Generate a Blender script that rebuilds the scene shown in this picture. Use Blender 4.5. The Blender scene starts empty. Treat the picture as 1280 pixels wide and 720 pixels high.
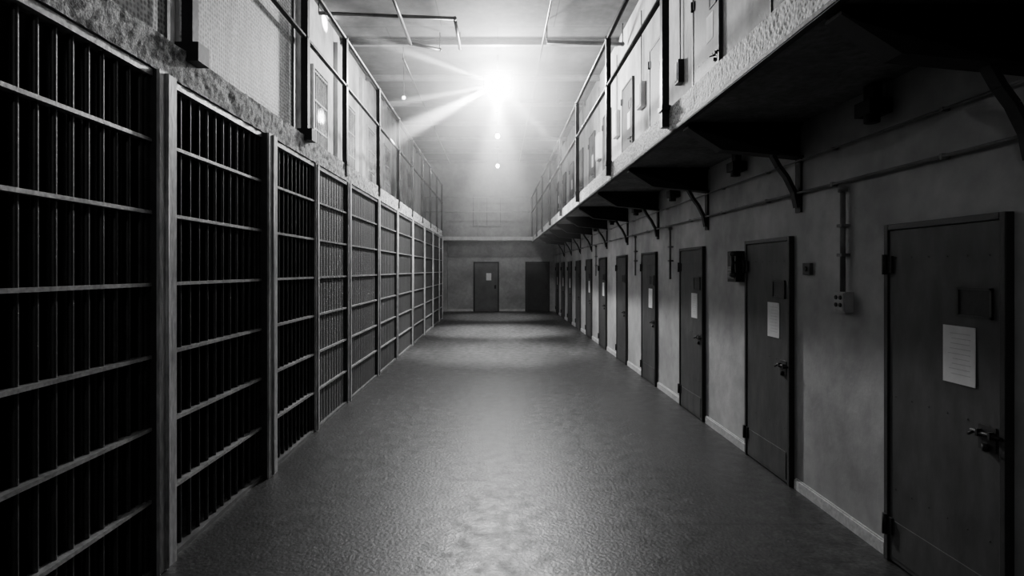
import bpy, bmesh, math, random
from mathutils import Vector, Matrix, noise
random.seed(7)
S = bpy.context.scene
COL = S.collection

# ------------------------------------------------------------------ materials
def mat(name, c0, c1, scale=4.0, rough=0.7, bump=0.2, metal=0.0, bscale=None, r2=None, stretch=(1,1,1),
        fine=0.0, spec=0.5, pos=(0.35,0.65), lines=None, bdist=.02, large=None):
    m = bpy.data.materials.new(name); m.use_nodes = True
    nt = m.node_tree; N = nt.nodes; L = nt.links
    b = N['Principled BSDF']
    tc = N.new('ShaderNodeTexCoord'); mp = N.new('ShaderNodeMapping')
    mp.inputs['Scale'].default_value = stretch
    L.new(tc.outputs['Object'], mp.inputs['Vector'])
    n1 = N.new('ShaderNodeTexNoise'); n1.inputs['Scale'].default_value = scale
    n1.inputs['Detail'].default_value = 8; n1.inputs['Roughness'].default_value = 0.62
    L.new(mp.outputs[0], n1.inputs['Vector'])
    cr = N.new('ShaderNodeValToRGB')
    cr.color_ramp.elements[0].position = pos[0]; cr.color_ramp.elements[1].position = pos[1]
    cr.color_ramp.elements[0].color = (c0, c0, c0, 1); cr.color_ramp.elements[1].color = (c1, c1, c1, 1)
    L.new(n1.outputs[0], cr.inputs[0])
    col = cr.outputs[0]
    n2 = N.new('ShaderNodeTexNoise'); n2.inputs['Scale'].default_value = bscale or scale*8
    n2.inputs['Detail'].default_value = 6
    L.new(mp.outputs[0], n2.inputs['Vector'])
    def scaled(col, src, lo, hi, a=.3, z=.7):
        mr = N.new('ShaderNodeMapRange')
        mr.inputs['From Min'].default_value = a; mr.inputs['From Max'].default_value = z
        mr.inputs['To Min'].default_value = lo; mr.inputs['To Max'].default_value = hi
        L.new(src, mr.inputs['Value'])
        mx = N.new('ShaderNodeVectorMath'); mx.operation = 'SCALE'
        L.new(col, mx.inputs[0]); L.new(mr.outputs[0], mx.inputs['Scale'])
        return mx.outputs[0]
    if fine > 0: col = scaled(col, n2.outputs[0], 1-fine, 1+fine)
    if large:
        n3 = N.new('ShaderNodeTexNoise'); n3.inputs['Scale'].default_value = large[0]; n3.inputs['Detail'].default_value = 5
        mp3 = N.new('ShaderNodeMapping'); mp3.inputs['Scale'].default_value = large[3] if len(large)>3 else (1,1,1)
        L.new(tc.outputs['Object'], mp3.inputs['Vector']); L.new(mp3.outputs[0], n3.inputs['Vector'])
        col = scaled(col, n3.outputs[0], large[1], large[2], .38, .62)
    height = n2.outputs[0]
    if lines:
        bt = N.new('ShaderNodeTexBrick'); bt.offset = lines.get('offset', 0.5)
        bt.inputs['Scale'].default_value = 1.0
        bt.inputs['Brick Width'].default_value = lines['w']; bt.inputs['Row Height'].default_value = lines['h']
        bt.inputs['Mortar Size'].default_value = lines['m']; bt.inputs['Mortar Smooth'].default_value = 0.3
        bt.inputs['Color1'].default_value = (1,1,1,1); v = lines.get('v', 0.85)
        bt.inputs['Color2'].default_value = (v,v,v,1); d = lines.get('d', 0.4)
        bt.inputs['Mortar'].default_value = (d,d,d,1)
        mp2 = N.new('ShaderNodeMapping'); mp2.inputs['Rotation'].default_value = lines.get('rot', (0,0,0))
        mp2.inputs['Location'].default_value = lines.get('loc', (0,0,0))
        L.new(tc.outputs['Object'], mp2.inputs['Vector']); L.new(mp2.outputs[0], bt.inputs['Vector'])
        m2 = N.new('ShaderNodeVectorMath'); m2.operation = 'MULTIPLY'
        L.new(col, m2.inputs[0]); L.new(bt.outputs['Color'], m2.inputs[1]); col = m2.outputs[0]
    L.new(col, b.inputs['Base Color'])
    rr = N.new('ShaderNodeMapRange')
    rr.inputs['To Min'].default_value = rough; rr.inputs['To Max'].default_value = r2 if r2 is not None else rough
    rr.inputs['From Min'].default_value = 0.35; rr.inputs['From Max'].default_value = 0.65
    L.new(n1.outputs[0], rr.inputs['Value']); L.new(rr.outputs[0], b.inputs['Roughness'])
    b.inputs['Metallic'].default_value = metal
    b.inputs['Specular IOR Level'].default_value = spec
    bp = N.new('ShaderNodeBump'); bp.inputs['Strength'].default_value = bump; bp.inputs['Distance'].default_value = bdist
    L.new(height, bp.inputs['Height']); L.new(bp.outputs[0], b.inputs['Normal'])
    return m

def mat_dots(name, lo, hi, scale, rough=0.6, rnd=.35, streak=(1,1,1)):
    m = bpy.data.materials.new(name); m.use_nodes = True
    nt = m.node_tree; N = nt.nodes; L = nt.links; b = N['Principled BSDF']
    tc = N.new('ShaderNodeTexCoord'); vo = N.new('ShaderNodeTexVoronoi')
    vo.inputs['Scale'].default_value = scale; vo.inputs['Randomness'].default_value = rnd
    L.new(tc.outputs['Object'], vo.inputs['Vector'])
    cr = N.new('ShaderNodeValToRGB')
    cr.color_ramp.elements[0].position = 0.25; cr.color_ramp.elements[1].position = 0.5
    cr.color_ramp.elements[0].color = (lo,lo,lo,1); cr.color_ramp.elements[1].color = (hi,hi,hi,1)
    L.new(vo.outputs['Distance'], cr.inputs[0])
    mp = N.new('ShaderNodeMapping'); mp.inputs['Scale'].default_value = streak
    L.new(tc.outputs['Object'], mp.inputs['Vector'])
    n = N.new('ShaderNodeTexNoise'); n.inputs['Scale'].default_value = 3; n.inputs['Detail'].default_value = 8
    L.new(mp.outputs[0], n.inputs['Vector'])
    mr = N.new('ShaderNodeMapRange'); mr.inputs['From Min'].default_value = .3; mr.inputs['From Max'].default_value = .7
    mr.inputs['To Min'].default_value = .5; mr.inputs['To Max'].default_value = 1.1
    L.new(n.outputs[0], mr.inputs['Value'])
    mx = N.new('ShaderNodeVectorMath'); mx.operation = 'SCALE'
    L.new(cr.outputs[0], mx.inputs[0]); L.new(mr.outputs[0], mx.inputs['Scale'])
    L.new(mx.outputs[0], b.inputs['Base Color']); b.inputs['Roughness'].default_value = rough
    bp = N.new('ShaderNodeBump'); bp.inputs['Strength'].default_value = .5; bp.inputs['Distance'].default_value = .006
    L.new(vo.outputs['Distance'], bp.inputs['Height']); L.new(bp.outputs[0], b.inputs['Normal'])
    return m

def mat_emit(name, strength):
    m = bpy.data.materials.new(name); m.use_nodes = True
    b = m.node_tree.nodes['Principled BSDF']
    b.inputs['Emission Color'].default_value = (1,1,1,1); b.inputs['Emission Strength'].default_value = strength
    b.inputs['Base Color'].default_value = (.8,.8,.8,1)
    return m

M_floor = mat('worn_concrete_floor', .010, .046, 8, .52, .9, fine=.8, bscale=42, r2=.33, bdist=.004, spec=.5, pos=(.38,.62),
              large=(1.1,.75,1.3,(1,.5,1)), lines=dict(w=3.0, h=3.96, m=.010, d=.4, v=.75, offset=0, loc=(0.0,0,0)))
M_wall = mat('painted_plaster_wall', .30, .44, 1.3, .75, .25, fine=.12, bscale=7, large=(.9,.8,1.12,(1,1,.6)))
M_wallup = mat('upper_plaster_wall', .22, .5, 1.5, .8, .3, fine=.15, bscale=10, stretch=(1,1,.5))
M_far = mat('far_plaster_wall', .22, .34, 1.2, .85, .2, fine=.06)
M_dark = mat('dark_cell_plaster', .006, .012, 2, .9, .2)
M_ceil = mat('ceiling_boards', .035, .09, .9, .85, .2, fine=.15,
             lines=dict(w=2.1, h=1.2, m=.012, d=.35, v=.7))
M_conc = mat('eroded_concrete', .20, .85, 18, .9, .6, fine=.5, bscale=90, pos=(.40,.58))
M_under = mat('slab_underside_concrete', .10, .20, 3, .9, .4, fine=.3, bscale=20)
M_bar = mat('dark_painted_bar_steel', .014, .036, 6, .5, .1, metal=.1)
M_rail = mat('worn_flat_steel', .22, .42, 5, .42, .15, metal=.3, fine=.2)
M_post = mat('grey_painted_steel_post', .28, .55, 5, .5, .15, metal=.1, fine=.25, stretch=(1,1,.3))
M_black = mat('black_steel', .006, .012, 4, .6, .1, metal=.1)
M_hand = mat('railing_pipe_steel', .02, .06, 4, .40, .1, metal=.4)
M_door = mat('dark_grey_door_paint', .032, .056, 3, .6, .12, fine=.2, bscale=12, stretch=(1,1,.4), large=(1.5,.8,1.2))
M_frame = mat('door_frame_steel', .012, .024, 3, .5, .1)
M_fdoor = mat('grey_far_door', .08, .12, 3, .6, .1)
M_paper = mat('notice_paper', .70, .80, 9, .9, .02)
M_ink = mat('printed_ink', .45, .55, 9, .9, .02)
M_base = mat('light_baseboard_paint', .40, .55, 5, .6, .2, fine=.15)
M_pipe = mat('painted_conduit', .08, .15, 5, .5, .1)
M_pipe2 = mat('wall_painted_conduit', .14, .22, 5, .6, .1)
M_box = mat('grey_metal_box', .3, .42, 8, .5, .1)
M_mesh = mat_dots('perforated_sheet_metal', .35, 1.0, 30, streak=(1,3,.4))
M_fasc = mat_dots('studded_fascia_metal', .12, 1.0, 44, rnd=1)
M_screen = mat_dots('fine_screen_mesh', .035, .10, 45, rough=.7, streak=(1,6,.3))
M_bulb = mat_emit('glowing_bulb', 60)
M_flood = mat_emit('floodlight_glass', 250)
M_bulb2 = mat_emit('small_bulb', 12)
M_plain = mat('whitish_sign', .5, .65, 5, .7, .05)

# ------------------------------------------------------------------ mesh builder
class MB:
    def __init__(s): s.bm = bmesh.new(); s.mats = []
    def mi(s, m):
        if m not in s.mats: s.mats.append(m)
        return s.mats.index(m)
    def box(s, x0,x1,y0,y1,z0,z1, m):
        i = s.mi(m)
        vs = [s.bm.verts.new(p) for p in ((x0,y0,z0),(x1,y0,z0),(x1,y1,z0),(x0,y1,z0),(x0,y0,z1),(x1,y0,z1),(x1,y1,z1),(x0,y1,z1))]
        for f in ((3,2,1,0),(4,5,6,7),(0,1,5,4),(1,2,6,5),(2,3,7,6),(3,0,4,7)):
            fc = s.bm.faces.new([vs[k] for k in f]); fc.material_index = i
    def prism(s, pts, axis, a0, a1, m):
        i = s.mi(m)
        def P(p,a): return (p[0],a,p[1]) if axis=='y' else ((a,p[0],p[1]) if axis=='x' else (p[0],p[1],a))
        A = [s.bm.verts.new(P(p,a0)) for p in pts]; B = [s.bm.verts.new(P(p,a1)) for p in pts]
        n = len(pts); fs = [s.bm.faces.new(A), s.bm.faces.new(B[::-1])]
        for k in range(n): fs.append(s.bm.faces.new((A[k],B[k],B[(k+1)%n],A[(k+1)%n])))
        for f in fs: f.material_index = i
    def cyl(s, p0, p1, r, m, seg=10, r1=None, smooth=True, cap=True):
        i = s.mi(m); p0 = Vector(p0); p1 = Vector(p1); d = (p1-p0).normalized()
        u = d.orthogonal().normalized(); v = d.cross(u); r1 = r if r1 is None else r1
        A=[];B=[]
        for k in range(seg):
            a = 2*math.pi*k/seg; o = u*math.cos(a)+v*math.sin(a)
            A.append(s.bm.verts.new(p0+o*r)); B.append(s.bm.verts.new(p1+o*r1))
        for k in range(seg):
            f = s.bm.faces.new((A[k],B[k],B[(k+1)%seg],A[(k+1)%seg])); f.material_index=i; f.smooth=smooth
        if cap:
            for R in (A[::-1],B):
                f = s.bm.faces.new(R); f.material_index=i
    def beam(s, p0, p1, w, h, m):
        i = s.mi(m); p0=Vector(p0); p1=Vector(p1); d=(p1-p0).normalized()
        u = Vector((0,1,0)) if abs(d.y)<.9 else Vector((1,0,0)); v = d.cross(u).normalized(); u = v.cross(d).normalized()
        R=[]
        for p in (p0,p1):
            R.append([s.bm.verts.new(p+u*a*w/2+v*b*h/2) for a,b in ((-1,-1),(1,-1),(1,1),(-1,1))])
        A,B=R
        fs=[s.bm.faces.new(A[::-1]), s.bm.faces.new(B)]
        for k in range(4): fs.append(s.bm.faces.new((A[k],A[(k+1)%4],B[(k+1)%4],B[k])))
        for f in fs: f.material_index=i
    def sph(s, c, r, m, sc=(1,1,1), seg=16):
        i = s.mi(m)
        g = bmesh.ops.create_uvsphere(s.bm, u_segments=seg, v_segments=seg//2, radius=r,
             matrix=Matrix.Translation(c) @ Matrix.Diagonal((*sc,1)))
        for v in g['verts']:
            for f in v.link_faces: f.material_index=i; f.smooth=True
    def lathe(s, prof, c, m, seg=24):
        i = s.mi(m); rings=[]
        for r,z in prof:
            rings.append([s.bm.verts.new((c[0]+r*math.cos(2*math.pi*k/seg), c[1]+r*math.sin(2*math.pi*k/seg), c[2]+z)) for k in range(seg)])
        for a,b in zip(rings, rings[1:]):
            for k in range(seg):
                f=s.bm.faces.new((a[k],a[(k+1)%seg],b[(k+1)%seg],b[k])); f.material_index=i; f.smooth=True
    def done(s, name, parent=None, bevel=0):
        bmesh.ops.recalc_face_normals(s.bm, faces=s.bm.faces[:])
        me = bpy.data.meshes.new(name); s.bm.to_mesh(me); s.bm.free()
        for m in s.mats: me.materials.append(m)
        o = bpy.data.objects.new(name, me); COL.objects.link(o)
        if parent: o.parent = parent
        if bevel:
            b = o.modifiers.new('bevel','BEVEL'); b.width=bevel; b.segments=2; b.limit_method='ANGLE'
        return o
def empty(name):
    o = bpy.data.objects.new(name, None); COL.objects.link(o); o.empty_display_size=.2; return o

XL, XR, H = -1.98, 2.39, 6.3
YN, YF, YLEND = -5.0, 24.2, 20.5
XU = -3.1     # upper tier left wall
XE = 1.455    # right balcony edge
Z0, Z1 = 2.9, 3.12

# ------------------------------------------------------------------ room shell
b=MB(); b.box(-4.4,XR+.3,YN-.2,YF+.2,-.2,0,M_floor); b.done('floor')
b=MB(); b.box(-4.4,XR+.3,YN-.2,YF+.2,H,H+.2,M_ceil); b.done('ceiling')
b=MB(); b.box(XR,XR+.3,YN,YF,0,2.95,M_wall); b.box(XR,XR+.3,YN,YF,2.95,H,M_wallup); b.done('wall_right')
b=MB(); b.box(-4.4,XR+.3,YF,YF+.2,0,H,M_far); b.done('wall_far')
b=MB(); b.box(-4.4,XR+.3,YN-.2,YN,0,H,M_dark); b.done('wall_back')
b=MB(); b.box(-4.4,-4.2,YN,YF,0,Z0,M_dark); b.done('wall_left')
b=MB(); b.box(XU-.2,XU,YN,YF,Z1,H,M_wallup); b.done('wall_upper_left')
b=MB(); b.box(-4.2,-2.1,YLEND,YLEND+.12,0,Z0,M_far); b.box(-4.2,-2.1,YF-.2,YF,0,Z0,M_far); b.done('wall_cell_block_end')

DY = [0.72+1.975*k for k in range(0,12)]
DY = [d for d in DY if d+.8 < YF-.2]
DW = .77
b=MB(); prev=YN
for d in DY+[YF]:
    y1 = d-.07 if d!=YF else YF
    b.box(XR-.022,XR-.001,prev,y1,0.0,.075,M_base); b.box(XR-.012,XR-.001,prev,y1,.075,.085,M_base)
    prev = d+DW+.07
b.done('baseboard_right')
b=MB(); b.box(-2.1,-1.03,YF-.02,YF-.001,0,.1,M_base); b.box(.08,1.15,YF-.02,YF-.001,0,.1,M_base); b.done('baseboard_far')

# ------------------------------------------------------------------ left cell fronts
posts = [(0.05,.2,.05),(1.68,1.82,.05),(3.29,3.465,.05),(4.82,5.0,.07),(6.2,6.33,.025),(7.54,7.7,.03),(9.44,9.6,.03),(11.2,11.36,.03),
         (13.25,13.4,.03),(15.4,15.55,.03),(17.4,17.55,.03),(19.3,19.45,.03),(20.4,20.5,.03)]
zr = [.413*k+.012 for k in range(8)]
def cell_front(y0,y1,kind):
    b=MB()
    n = max(2,int(round((y1-y0)/.108))); st=(y1-y0)/n
    for k in range(n):
        y=y0+st*(k+.5)
        b.cyl((XL-.03,y,.01),(XL-.03,y,2.88),.0135,M_bar,seg=10,cap=False)
    if kind==1:
        for k in range(n):
            y=y0+st*(k+.25)
            b.cyl((XL-.12,y,.01),(XL-.12,y,2.88),.0125,M_bar,seg=8,cap=False)
    for z in zr[1:-1]:
        b.box(XL-.045,XL+.008,y0,y1,z-.010,z+.010,M_rail)
    b.box(XL-.055,XL+.012,y0,y1,0.0,.03,M_pipe)
    b.box(XL-.055,XL+.012,y0,y1,2.855,2.895,M_rail)
    for yy in (y0,y1-.03):      # stile
        b.box(XL-.05,XL-.005,yy,yy+.03,.035,2.855,M_bar)
    if kind==2:
        b.box(XL-.028,XL-.022,y0+.03,y1-.03,.03,2.86,M_screen)
    return b.done('cell_bar_front')
for k,(a,c) in enumerate(zip(posts,posts[1:])):
    kind = {1:1,2:0,3:0}.get(k, 2 if k>=4 else 0)
    cell_front(a[1]+.003,c[0]-.003,kind)
for (y0,y1,j) in posts:
    b=MB(); x1=XL+j
    b.box(x1-.018,x1,y0,y1,0,Z0-.004,M_post)
    b.box(XL-.12,x1-.018,y0+(y1-y0)*.4,y0+(y1-y0)*.6,0,Z0-.004,M_bar)
    b.box(XL-.12,x1-.018,y0,y0+.012,0,Z0-.004,M_bar)
    b.box(XL-.14,XL-.12,y0,y1,0,Z0-.004,M_bar)
    b.cyl((x1+.004,(y0+y1)/2-.02,0.01),(x1+.004,(y0+y1)/2-.02,Z0-.01),.012,M_post,seg=8)
    b.done('steel_column')
for (y0,y1,j) in posts:
    b=MB(); m=(y0+y1)/2
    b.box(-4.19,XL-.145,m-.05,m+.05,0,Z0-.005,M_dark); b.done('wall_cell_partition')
for a,c in zip(posts,posts[1:]):
    b=MB(); y0=a[1]+.1; y1=min(c[0]-.1,y0+.75)
    for z in (.45,1.35):
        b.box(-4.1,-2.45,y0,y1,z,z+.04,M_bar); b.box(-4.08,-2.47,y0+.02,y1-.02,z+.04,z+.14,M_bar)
    for x in (-4.1,-2.49):
        for y in (y0,y1-.04): b.box(x,x+.04,y,y+.04,0,1.6,M_bar)
    b.done('bunk_bed')

# ------------------------------------------------------------------ walkway slabs
def slab(name, xe, xi, y0, y1, sgn, mfront, rough, munder):
    b=MB(); iF=b.mi(mfront); iU=b.mi(munder)
    st=.035; n=int((y1-y0)/st); rows=[Z0,Z0+.03,Z0+.07,Z0+.11,Z0+.15,Z0+.19,Z1]
    grid=[]
    for k in range(n+1):
        y=y0+(y1-y0)*k/n; col=[]
        for r,z in enumerate(rows):
            nn=noise.fractal((y*7,z*11,3.3),1.0,2.0,4)
            jz = rough*.5*noise.noise((y*4,z*3,9)) if r==len(rows)-1 else 0
            col.append(b.bm.verts.new((xe - sgn*abs(nn)*rough, y, z+jz-(rough*.3 if r==len(rows)-1 else 0))))
        col.insert(0,b.bm.verts.new((xi,y,Z0))); col.append(b.bm.verts.new((xi,y,Z1))); grid.append(col)
    for A,B in zip(grid,grid[1:]):
        m=len(A)
        for r in range(m):
            f=b.bm.faces.new((A[r],A[(r+1)%m],B[(r+1)%m],B[r]))
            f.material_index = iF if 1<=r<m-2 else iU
    b.bm.faces.new(grid[0]).material_index=iU; b.bm.faces.new(grid[-1][::-1]).material_index=iU
    return b.done(name)
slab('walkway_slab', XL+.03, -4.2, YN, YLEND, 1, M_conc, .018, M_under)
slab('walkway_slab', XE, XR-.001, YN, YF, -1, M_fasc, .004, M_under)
b=MB(); b.box(XE-.012,XE-.002,YN,YF-.01,Z0-.01,Z0+.02,M_black); b.box(XE-.012,XE+.03,YN,YF-.01,Z0-.012,Z0-.002,M_black); b.done('slab_edge_angle')
b=MB(); b.box(-3.0,XE-.02,YF-.6,YF-.01,2.95,3.1,M_base); b.done('walkway_slab')
b=MB()
for z in (4.12,4.73): b.cyl((-3.0,YF-.56,z),(XE-.1,YF-.56,z),.02,M_box,seg=8)
for k in range(3): x=-2.9+k*2.1; b.cyl((x,YF-.56,3.1),(x,YF-.56,4.73),.014,M_box,seg=8)
b.done('guard_railing')

# ------------------------------------------------------------------ guard railings
def railing(x, ys, y0, y1, thick=()):
    b=MB()
    for z,r in ((4.73,.028),(4.12,.026)):
        b.cyl((x,y0,z),(x,y1,z),r,M_hand,seg=10)
    for y in ys:
        if y in thick:
            b.box(x-.035,x+.035,y-.035,y+.035,Z1,H-.2,M_black); b.box(x-.06,x+.09,y-.07,y+.07,Z1-.06,Z1+.06,M_black)
        else:
            b.box(x-.03,x+.03,y-.035,y+.035,Z1-.16,4.73,M_hand); b.box(x-.04,x+.04,y-.06,y+.06,Z1-.02,Z1+.02,M_hand)
        for z in (4.73,4.12): b.sph((x,y,z),.042,M_hand,seg=10)
    return b.done('guard_railing')
railing(XL+.015,[1.8,3.68,5.89,7.43,9.5,11.4,13.2,15.0,16.8,18.6,20.3],YN+.1,20.3,thick=(3.68,5.89))
railing(XE-.03,[-.3,2.3,4.92,7.43,10.3,13.0,15.7,18.4,21.1,23.8],YN+.1,YF-.1,thick=())
for y0,y1,z1 in ((3.76,5.82,5.1),(1.9,3.6,3.5)):
    b=MB(); b.box(XL-.10,XL-.085,y0,y1,Z1+.03,z1,M_mesh)
    for z in (Z1+.03,z1-.03): b.box(XL-.085,XL-.07,y0,y1,z,z+.03,M_pipe)
    for y in (y0,y1-.03): b.box(XL-.082,XL-.067,y,y+.03,Z1+.03,z1,M_pipe)
    b.box(XL-.1,XL-.07,y0+.1,y0+.16,Z1,Z1+.03,M_pipe); b.box(XL-.1,XL-.07,y1-.16,y1-.1,Z1,Z1+.03,M_pipe)
    b.done('perforated_screen_panel')

# ------------------------------------------------------------------ support brackets under right balcony
for k in range(0,11):
    y=.55+2.0*k
    b=MB()
    pts=[(XE+.03,Z0-.002),(XR-.002,Z0-.002),(XR-.002,2.64),(1.75,2.70),(XE+.03,2.87)]
    b.prism(pts,'y',y-.006,y+.006,M_black)
    b.prism([(1.75,2.70),(XR-.002,2.64),(XR-.002,2.625),(1.75,2.685)],'y',y-.06,y+.06,M_black)
    b.prism([(XE+.03,2.87),(1.75,2.70),(1.75,2.685),(XE+.03,2.855)],'y',y-.06,y+.06,M_black)
    b.box(XE+.03,XR-.002,y-.06,y+.06,Z0-.018,Z0-.002,M_black)
    P=[(2.16,2.665),(2.22,2.56),(2.28,2.48),(2.34,2.36),(2.365,2.24)]
    for p,q in zip(P,P[1:]): b.beam((p[0],y,p[1]),(q[0],y,q[1]),.06,.03,M_black)
    b.box(XR-.02,XR-.002,y-.04,y+.04,2.2,2.64,M_black)
    b.done('balcony_support_bracket')

# ------------------------------------------------------------------ doors
def door(n, y0, z0, w=DW, h=1.985, paper=True, hatch=True, x=XR, bolt=True):
    e=empty('door_%d'%n); y1=y0+w
    b=MB(); t=.035
    b.box(x-.045,x-.001,y0-t,y0,z0,z0+h+t,M_frame); b.box(x-.045,x-.001,y1,y1+t,z0,z0+h+t,M_frame)
    b.box(x-.045,x-.001,y0,y1,z0+h,z0+h+t,M_frame); b.done('frame',e,.004)
    b=MB(); b.box(x-.035,x-.003,y0+.004,y1-.004,z0+.012,z0+h-.004,M_door)
    b.box(x-.040,x-.034,y0+.03,y1-.03,z0+.04,z0+.26,M_door)
    for z in (z0+.45,z0+1.0,z0+1.82):
        for q in range(6): b.sph((x-.036,y0+.06+q*(w-.12)/5,z),.004,M_door,seg=8)
    b.done('leaf',e,.003)
    if hatch:
        b=MB(); ya,yb=y0+.04,y0+.25; za,zb=z0+1.51,z0+1.66
        b.box(x-.046,x-.036,ya,yb,za,za+.012,M_frame); b.box(x-.046,x-.036,ya,yb,zb-.012,zb,M_frame)
        b.box(x-.046,x-.036,ya,ya+.012,za,zb,M_frame); b.box(x-.046,x-.036,yb-.012,yb,za,zb,M_frame)
        b.box(x-.040,x-.036,ya,yb,za,zb,M_black)
        b.done('viewing_hatch',e)
    if bolt:
        b=MB(); zc=z0+.94
        b.box(x-.042,x-.036,y0+.02,y0+.12,zc-.06,zc+.06,M_frame)
        b.cyl((x-.052,y0-.02,zc+.02),(x-.052,y0+.15,zc+.02),.009,M_black)
        for yy in (y0+.03,y0+.10): b.box(x-.064,x-.042,yy,yy+.012,zc+.002,zc+.038,M_black)
        b.cyl((x-.052,y0+.13,zc+.02),(x-.085,y0+.13,zc+.005),.007,M_black)
        b.cyl((x-.05,y0+.07,zc-.025),(x-.05,y0+.07,zc-.06),.014,M_black)
        b.done('slide_bolt',e)
    b=MB()
    for z in (z0+.22,z0+1.78):
        b.cyl((x-.056,y1+.01,z-.06),(x-.056,y1+.01,z+.06),.014,M_black); b.box(x-.050,x-.036,y1-.04,y1+.035,z-.05,z+.05,M_black)
    b.done('hinges',e)
    if paper:
        r=random.Random(n*5); zo=r.uniform(-.01,.01); b=MB()
        b.box(x-.0395,x-.0365,y0+.14,y0+.345,z0+1.165+zo,z0+1.46+zo,M_paper)
        for q in range(9):
            zz=z0+1.42-q*.026+zo
            b.box(x-.0403,x-.0395,y0+.165+.01*r.random(),y0+.32-.04*r.random(),zz,zz+.003,M_ink)
        b.done('paper_notice',e)
    return e
n=1
for i,d in enumerate(DY):
    door(n,d,0,paper=(i not in(5,8)),w=DW); n+=1
for i,d in enumerate(DY[1:]):
    door(n,d-.5,Z1+.002,paper=(i%2==0)); n+=1
def far_door(n,x0,w,z0,m,paper):
    e=empty('door_%d'%n); y=YF; h=2.02
    b=MB(); b.box(x0-.06,x0,y-.06,y-.001,z0,z0+h+.06,M_frame); b.box(x0+w,x0+w+.06,y-.06,y-.001,z0,z0+h+.06,M_frame); b.box(x0,x0+w,y-.06,y-.001,z0+h,z0+h+.06,M_frame); b.done('frame',e,.004)
    b=MB(); b.box(x0+.004,x0+w-.004,y-.04,y-.002,z0+.012,z0+h-.004,m); b.box(x0+.04,x0+w-.04,y-.046,y-.04,z0+.06,z0+.3,m); b.done('leaf',e)
    b=MB(); b.box(x0+w-.14,x0+w-.06,y-.06,y-.04,z0+.95,z0+1.1,M_black); b.cyl((x0+w-.1,y-.09,z0+1.02),(x0+w-.1,y-.05,z0+1.02),.02,M_black); b.done('lock',e)
    if paper:
        b=MB(); b.box(x0+w*.5,x0+w*.5+.21,y-.044,y-.041,z0+1.3,z0+1.6,M_paper); b.done('paper_notice',e)
far_door(n,-.95,.95,0,M_fdoor,True); n+=1
far_door(n,1.22,.9,0,M_frame,False); n+=1
e=empty('window_1'); b=MB()
x0,x1,z0_,z1_=-1.0,.1,3.6,4.8
b.box(x0,x1,YF-.03,YF-.002,z0_,z1_,M_far); b.done('pane',e)
b=MB()
for (xa,xb,za,zb) in ((x0-.04,x0,z0_,z1_),(x1,x1+.04,z0_,z1_),(x0-.04,x1+.04,z0_-.04,z0_),(x0-.04,x1+.04,z1_,z1_+.04),((x0+x1)/2-.02,(x0+x1)/2+.02,z0_,z1_)):
    b.box(xa,xb,YF-.07,YF-.002,za,zb,M_pipe2)
b.done('frame_and_mullion',e)

# ------------------------------------------------------------------ wall services (right wall)
b=MB()
b.cyl((XR-.034,YN+.2,2.35),(XR-.034,YF-.3,2.35),.010,M_pipe2,seg=8)
for y in [i*1.0+.05 for i in range(-3,24)]: b.box(XR-.046,XR-.001,y-.01,y+.01,2.335,2.365,M_pipe2)
b.done('electrical_conduit')
b=MB()
b.cyl((XR-.034,YN+.2,2.60),(XR-.034,YF-.3,2.60),.007,M_pipe2,seg=8)
for y in [i*1.0+.05 for i in range(-3,24)]: b.box(XR-.042,XR-.001,y-.01,y+.01,2.59,2.61,M_pipe2)
b.done('electrical_conduit')
def drop(y,zt,zb,box=True,r=.018):
    b=MB(); b.cyl((XR-.035,y,zb),(XR-.035,y,zt),r,M_pipe,seg=12)
    b.cyl((XR-.035,y,zt-.02),(XR-.035,y,zt+.02),r*1.7,M_pipe,seg=12)
    for z in (zb+.25,zt-.25): b.box(XR-.06,XR-.001,y-.03,y+.03,z-.01,z+.01,M_pipe)
    b.done('conduit_drop')
    if box:
        b=MB(); b.box(XR-.062,XR-.001,y-.07,y+.06,zb-.14,zb-.002,M_box)
        b.box(XR-.068,XR-.062,y-.06,y+.05,zb-.13,zb-.01,M_box)
        for dy in (-.03,.02):
            for dz in (-.04,-.09): b.cyl((XR-.076,y+dy,zb+dz),(XR-.066,y+dy,zb+dz),.015,M_black,seg=10)
        b.done('socket_box',bevel=.003)
drop(3.93,2.30,1.60); drop(7.86,2.31,1.62,False,.014); drop(9.85,2.31,1.65,False,.014); drop(13.8,2.31,1.6,False,.014)
b=MB(); b.box(XR-.03,XR-.001,4.36,4.46,1.71,1.80,M_door); b.cyl((XR-.04,4.41,1.755),(XR-.03,4.41,1.755),.02,M_black); b.done('wall_switch',bevel=.003)
e=empty('wall_telephone')
b=MB(); b.box(XR-.10,XR-.001,5.54,5.74,1.63,1.93,M_black); b.box(XR-.11,XR-.10,5.57,5.71,1.66,1.78,M_pipe)
for r in range(3):
    for c in range(3): b.box(XR-.118,XR-.11,5.585+c*.042,5.605+c*.042,1.675+r*.032,1.695+r*.032,M_box)
b.done('body',e,.008)
b=MB(); b.cyl((XR-.135,5.53,1.72),(XR-.135,5.53,1.88),.016,M_hand); b.sph((XR-.13,5.53,1.90),.036,M_hand,(1,1,.8)); b.sph((XR-.13,5.53,1.70),.036,M_hand,(1,1,.8))
b.box(XR-.12,XR-.09,5.51,5.57,1.80,1.83,M_hand)
b.done('handset',e)
for y in (1.6,3.56,5.59,7.6,9.6,11.6,13.6):
    b=MB(); b.box(XR-.14,XR-.001,y-.08,y+.08,2.70,2.79,M_black); b.cyl((XR-.09,y-.02,2.71),(XR-.09,y-.02,2.65),.045,M_black,seg=16); b.box(XR-.1,XR-.04,y-.05,y+.05,2.79,2.895,M_black)
    b.done('junction_box',bevel=.006)
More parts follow.
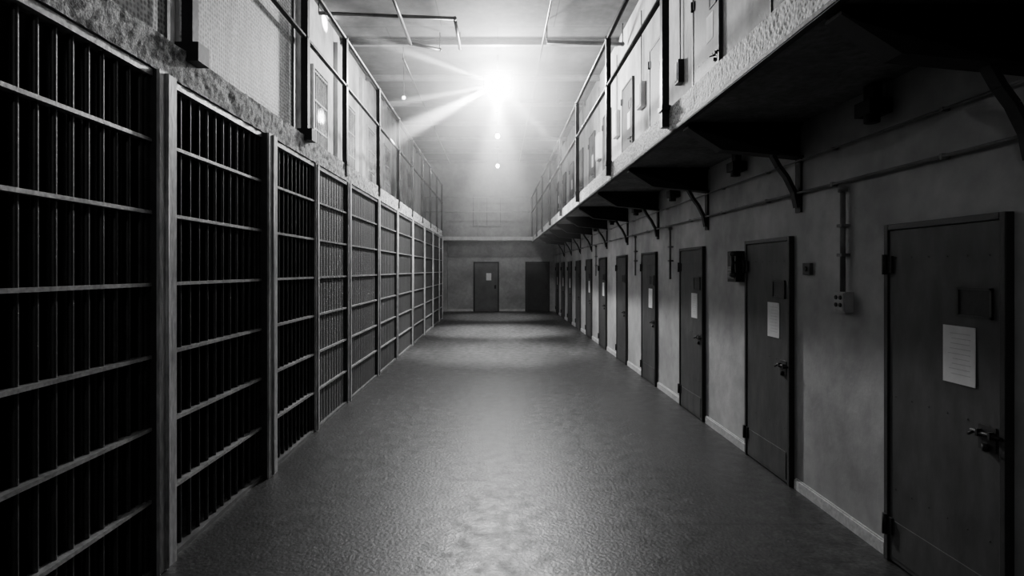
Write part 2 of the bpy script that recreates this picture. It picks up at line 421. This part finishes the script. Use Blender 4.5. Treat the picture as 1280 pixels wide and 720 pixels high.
def up_box(name,y,z,w,h,m,d=.08):
    b=MB(); b.box(XR-d,XR-.001,y-w/2,y+w/2,z-h/2,z+h/2,m); b.box(XR-d-.01,XR-d,y-w/2+.03,y+w/2-.03,z-h/2+.03,z+h/2-.03,m)
    b.cyl((XR-.03,y,z+h/2),(XR-.03,y,H-.3),.012,M_pipe,seg=8); b.done(name,bevel=.005)
up_box('fuse_box',11.4,4.62,.35,.5,M_plain); up_box('fuse_box',9.45,4.6,.3,.4,M_plain); up_box('fuse_box',7.45,4.3,.16,.3,M_black); up_box('fuse_box',13.4,4.6,.4,.6,M_plain)
b=MB()
for y in [1.0+2.0*k for k in range(11)]:
    b.box(XU+.001,XU+.08,y-.12,y+.12,Z1+.002,H-.25,M_wallup)
b.done('trim_1')
for k in range(10):
    y=1.6+2.0*k; e=empty('door_%d'%n); n+=1
    b=MB(); b.box(XU+.001,XU+.05,y-.05,y,Z1,Z1+2.05,M_box); b.box(XU+.001,XU+.05,y+.75,y+.8,Z1,Z1+2.05,M_box); b.box(XU+.001,XU+.05,y,y+.75,Z1+2.0,Z1+2.05,M_box); b.done('frame',e)
    b=MB()
    for q in range(8): yy=y+.04+q*.093; b.cyl((XU+.03,yy,Z1),(XU+.03,yy,Z1+2.0),.012,M_rail,seg=8)
    for q in range(5): b.box(XU+.02,XU+.045,y,y+.75,Z1+.02+q*.48,Z1+.05+q*.48,M_rail)
    b.box(XU+.002,XU+.006,y,y+.75,Z1,Z1+2.0,M_box)
    b.done('barred_leaf',e)

# ------------------------------------------------------------------ ceiling structure
for k in range(13):
    y=-1.2+2.1*k
    b=MB(); b.box(XU+.002,XR-.002,y-.05,y+.05,H-.03,H-.002,M_pipe); b.box(XU+.002,XR-.002,y-.012,y+.012,H-.10,H-.03,M_pipe); b.box(XU+.002,XR-.002,y-.05,y+.05,H-.12,H-.10,M_pipe)
    b.done('ceiling_beam')
def pipe(pts,r,name='ceiling_pipe'):
    b=MB()
    for p,q in zip(pts,pts[1:]): b.cyl(p,q,r,M_hand,seg=10); b.sph(q,r*1.25,M_hand,seg=10)
    for p in (pts[0],pts[-1]): b.cyl(p,(p[0],p[1],H-.02),.012,M_hand,seg=6)
    b.done(name)
pipe([(-2.95,9.5,5.98),(-.72,9.7,5.98),(-.72,11.0,5.98)],.03)
pipe([(-1.62,8.0,5.95),(-1.62,10.7,5.95),(-1.1,11.0,5.95)],.03)
pipe([(.85,YN+1,6.02),(.85,23,6.02)],.02)
pipe([(-1.9,11.6,6.0),(-1.9,23,6.0)],.02)
pipe([(.9,10.5,5.9),(2.3,10.6,5.9)],.035)
pipe([(.55,14.2,5.9),(1.5,14.2,5.9)],.05)

# ------------------------------------------------------------------ ceiling lamps
def spot(parent,loc,d,en,ang,blend,size,name):
    l=bpy.data.lights.new(name,'SPOT'); l.energy=en; l.spot_size=math.radians(ang); l.spot_blend=blend; l.shadow_soft_size=size
    o=bpy.data.objects.new(name,l); o.location=loc
    o.rotation_euler=Vector(d).to_track_quat('-Z','Y').to_euler(); COL.objects.link(o); o.parent=parent
def lamp(y, z, power, x=0.0, rad=.08, down=0):
    e=empty('ceiling_lamp')
    b=MB(); b.cyl((x,y,z+.12),(x,y,H-.002),.014,M_black,seg=8); b.cyl((x,y,H-.05),(x,y,H-.002),.06,M_black,seg=16); b.done('stem',e)
    b=MB(); b.lathe([(.0,.15),(.05,.145),(.07,.10),(.11,.06),(.115,.055),(.10,.055),(.06,.09),(.0,.10)],(x,y,z),M_hand); b.done('cap',e)
    b=MB(); b.sph((x,y,z),.065,M_bulb,(1,1,1.15)); b.cyl((x,y,z+.05),(x,y,z+.11),.03,M_black); b.done('bulb',e)
    l=bpy.data.lights.new('lamp_light','POINT'); l.energy=power; l.shadow_soft_size=rad
    o=bpy.data.objects.new('lamp_light',l); o.location=(x,y,z-.02); COL.objects.link(o); o.parent=e
    if down: spot(e,(x,y,z-.1),(0,0,-1),down,50,1.0,.05,'down_light')
    return e
lamp(16.6,5.6,380,down=9500)
lamp(21.4,5.6,360,down=2800)
lamp(7.2,5.7,110)
lamp(-2.5,3.6,185,x=-1.0)  # unseen fill light added behind the camera to brighten the right wall
# main floodlight, hung from the ceiling, facing down the corridor
LX,LY,LZ=0.0,12.1,5.6
e=empty('floodlight')
b=MB(); b.lathe([(.0,.0),(.10,.02),(.17,.10),(.25,.24),(.27,.25),(.27,.27),(.24,.26)],(0,0,0),M_black)
b.cyl((0,0,-.10),(0,0,.02),.07,M_black,seg=16)
for k in range(8):
    a=k*math.pi/4; b.beam((.06*math.cos(a),.06*math.sin(a),-.08),(.18*math.cos(a),.18*math.sin(a),.12),.01,.04,M_black)
h=b.done('reflector_housing',e); h.location=(LX,LY+.27,LZ); h.rotation_euler=(math.radians(90+12),0,0)
b=MB(); b.sph((0,0,.20),.24,M_flood,(1,1,.35),seg=24); g=b.done('glass',e); g.location=(LX,LY+.27,LZ); g.rotation_euler=(math.radians(90+12),0,0)
b=MB()
for sx in (-.30,.30): b.box(LX+sx-.01,LX+sx+.01,LY+.08,LY+.13,LZ-.05,LZ+.35,M_black); b.cyl((LX+sx*.86,LY+.11,LZ-.02),(LX+sx*1.06,LY+.11,LZ-.02),.02,M_black)
b.box(LX-.31,LX+.31,LY+.08,LY+.13,LZ+.35,LZ+.37,M_black); b.cyl((LX,LY+.105,LZ+.37),(LX,LY+.105,H-.002),.02,M_black); b.done('yoke',e)
l=bpy.data.lights.new('flood_point','POINT'); l.energy=2100; l.shadow_soft_size=.16
o=bpy.data.objects.new('flood_point',l); o.location=(LX,LY-.22,LZ-.05); COL.objects.link(o); o.parent=e
spot(e,(LX,LY-.2,LZ-.2),(0,.08,-1),8500,50,1.0,.08,'down_light')
for d,en,ang in (((-1,-.6,-.70),110000,11),((-1,-.6,-.38),80000,4.5),((-1,-.5,.20),80000,5.5),((.8,-.5,-1),14000,8)):
    spot(e,(LX,LY-.22,LZ-.03),d,en,ang,.9,.03,'flood_beam')
for (x,y,z) in ((-2.1,12.9,5.6),(2.3,15.5,5.6)):
    b=MB(); b.cyl((x,y,z+.05),(x,y,H-.002),.01,M_black,seg=6); b.sph((x,y,z),.04,M_bulb2); b.cyl((x,y,z+.03),(x,y,z+.09),.03,M_black); b.done('small_ceiling_bulb')

# ------------------------------------------------------------------ added scattering ball, imitates the floodlight's glare and shows its beams
m=bpy.data.materials.new('glare_scatter'); m.use_nodes=True; nt=m.node_tree; N=nt.nodes; L=nt.links
N.remove(N['Principled BSDF'])
v=N.new('ShaderNodeVolumeScatter'); v.inputs['Anisotropy'].default_value=.2
tc=N.new('ShaderNodeTexCoord'); gr=N.new('ShaderNodeTexGradient'); gr.gradient_type='SPHERICAL'
L.new(tc.outputs['Object'],gr.inputs[0])
p1=N.new('ShaderNodeMath'); p1.operation='POWER'; p1.inputs[1].default_value=3; L.new(gr.outputs['Fac'],p1.inputs[0])
q1=N.new('ShaderNodeMath'); q1.operation='MULTIPLY'; q1.inputs[1].default_value=.30; L.new(p1.outputs[0],q1.inputs[0])
q2=N.new('ShaderNodeMath'); q2.operation='MULTIPLY_ADD'; q2.inputs[1].default_value=.03; L.new(gr.outputs['Fac'],q2.inputs[0]); L.new(q1.outputs[0],q2.inputs[2])
L.new(q2.outputs[0],v.inputs['Density']); L.new(v.outputs[0],N['Material Output'].inputs['Volume'])
b=MB(); b.sph((0,0,0),1,m,seg=48); o=b.done('glare_volume'); o.location=(LX,LY-.2,LZ-.1); o.scale=(4.0,4.0,4.0)

w=bpy.data.worlds.new('dark_world'); S.world=w; w.use_nodes=True
nt=w.node_tree; bg=nt.nodes['Background']; bg.inputs[0].default_value=(0,0,0,1); bg.inputs[1].default_value=0

# ------------------------------------------------------------------ camera
c=bpy.data.cameras.new('camera'); c.lens=20.25; c.sensor_width=36; c.shift_x=18/1280; c.shift_y=-23/1280; c.clip_start=.05
o=bpy.data.objects.new('camera',c); o.location=(0,0,1.75); o.rotation_euler=(math.radians(90),0,0); COL.objects.link(o); S.camera=o
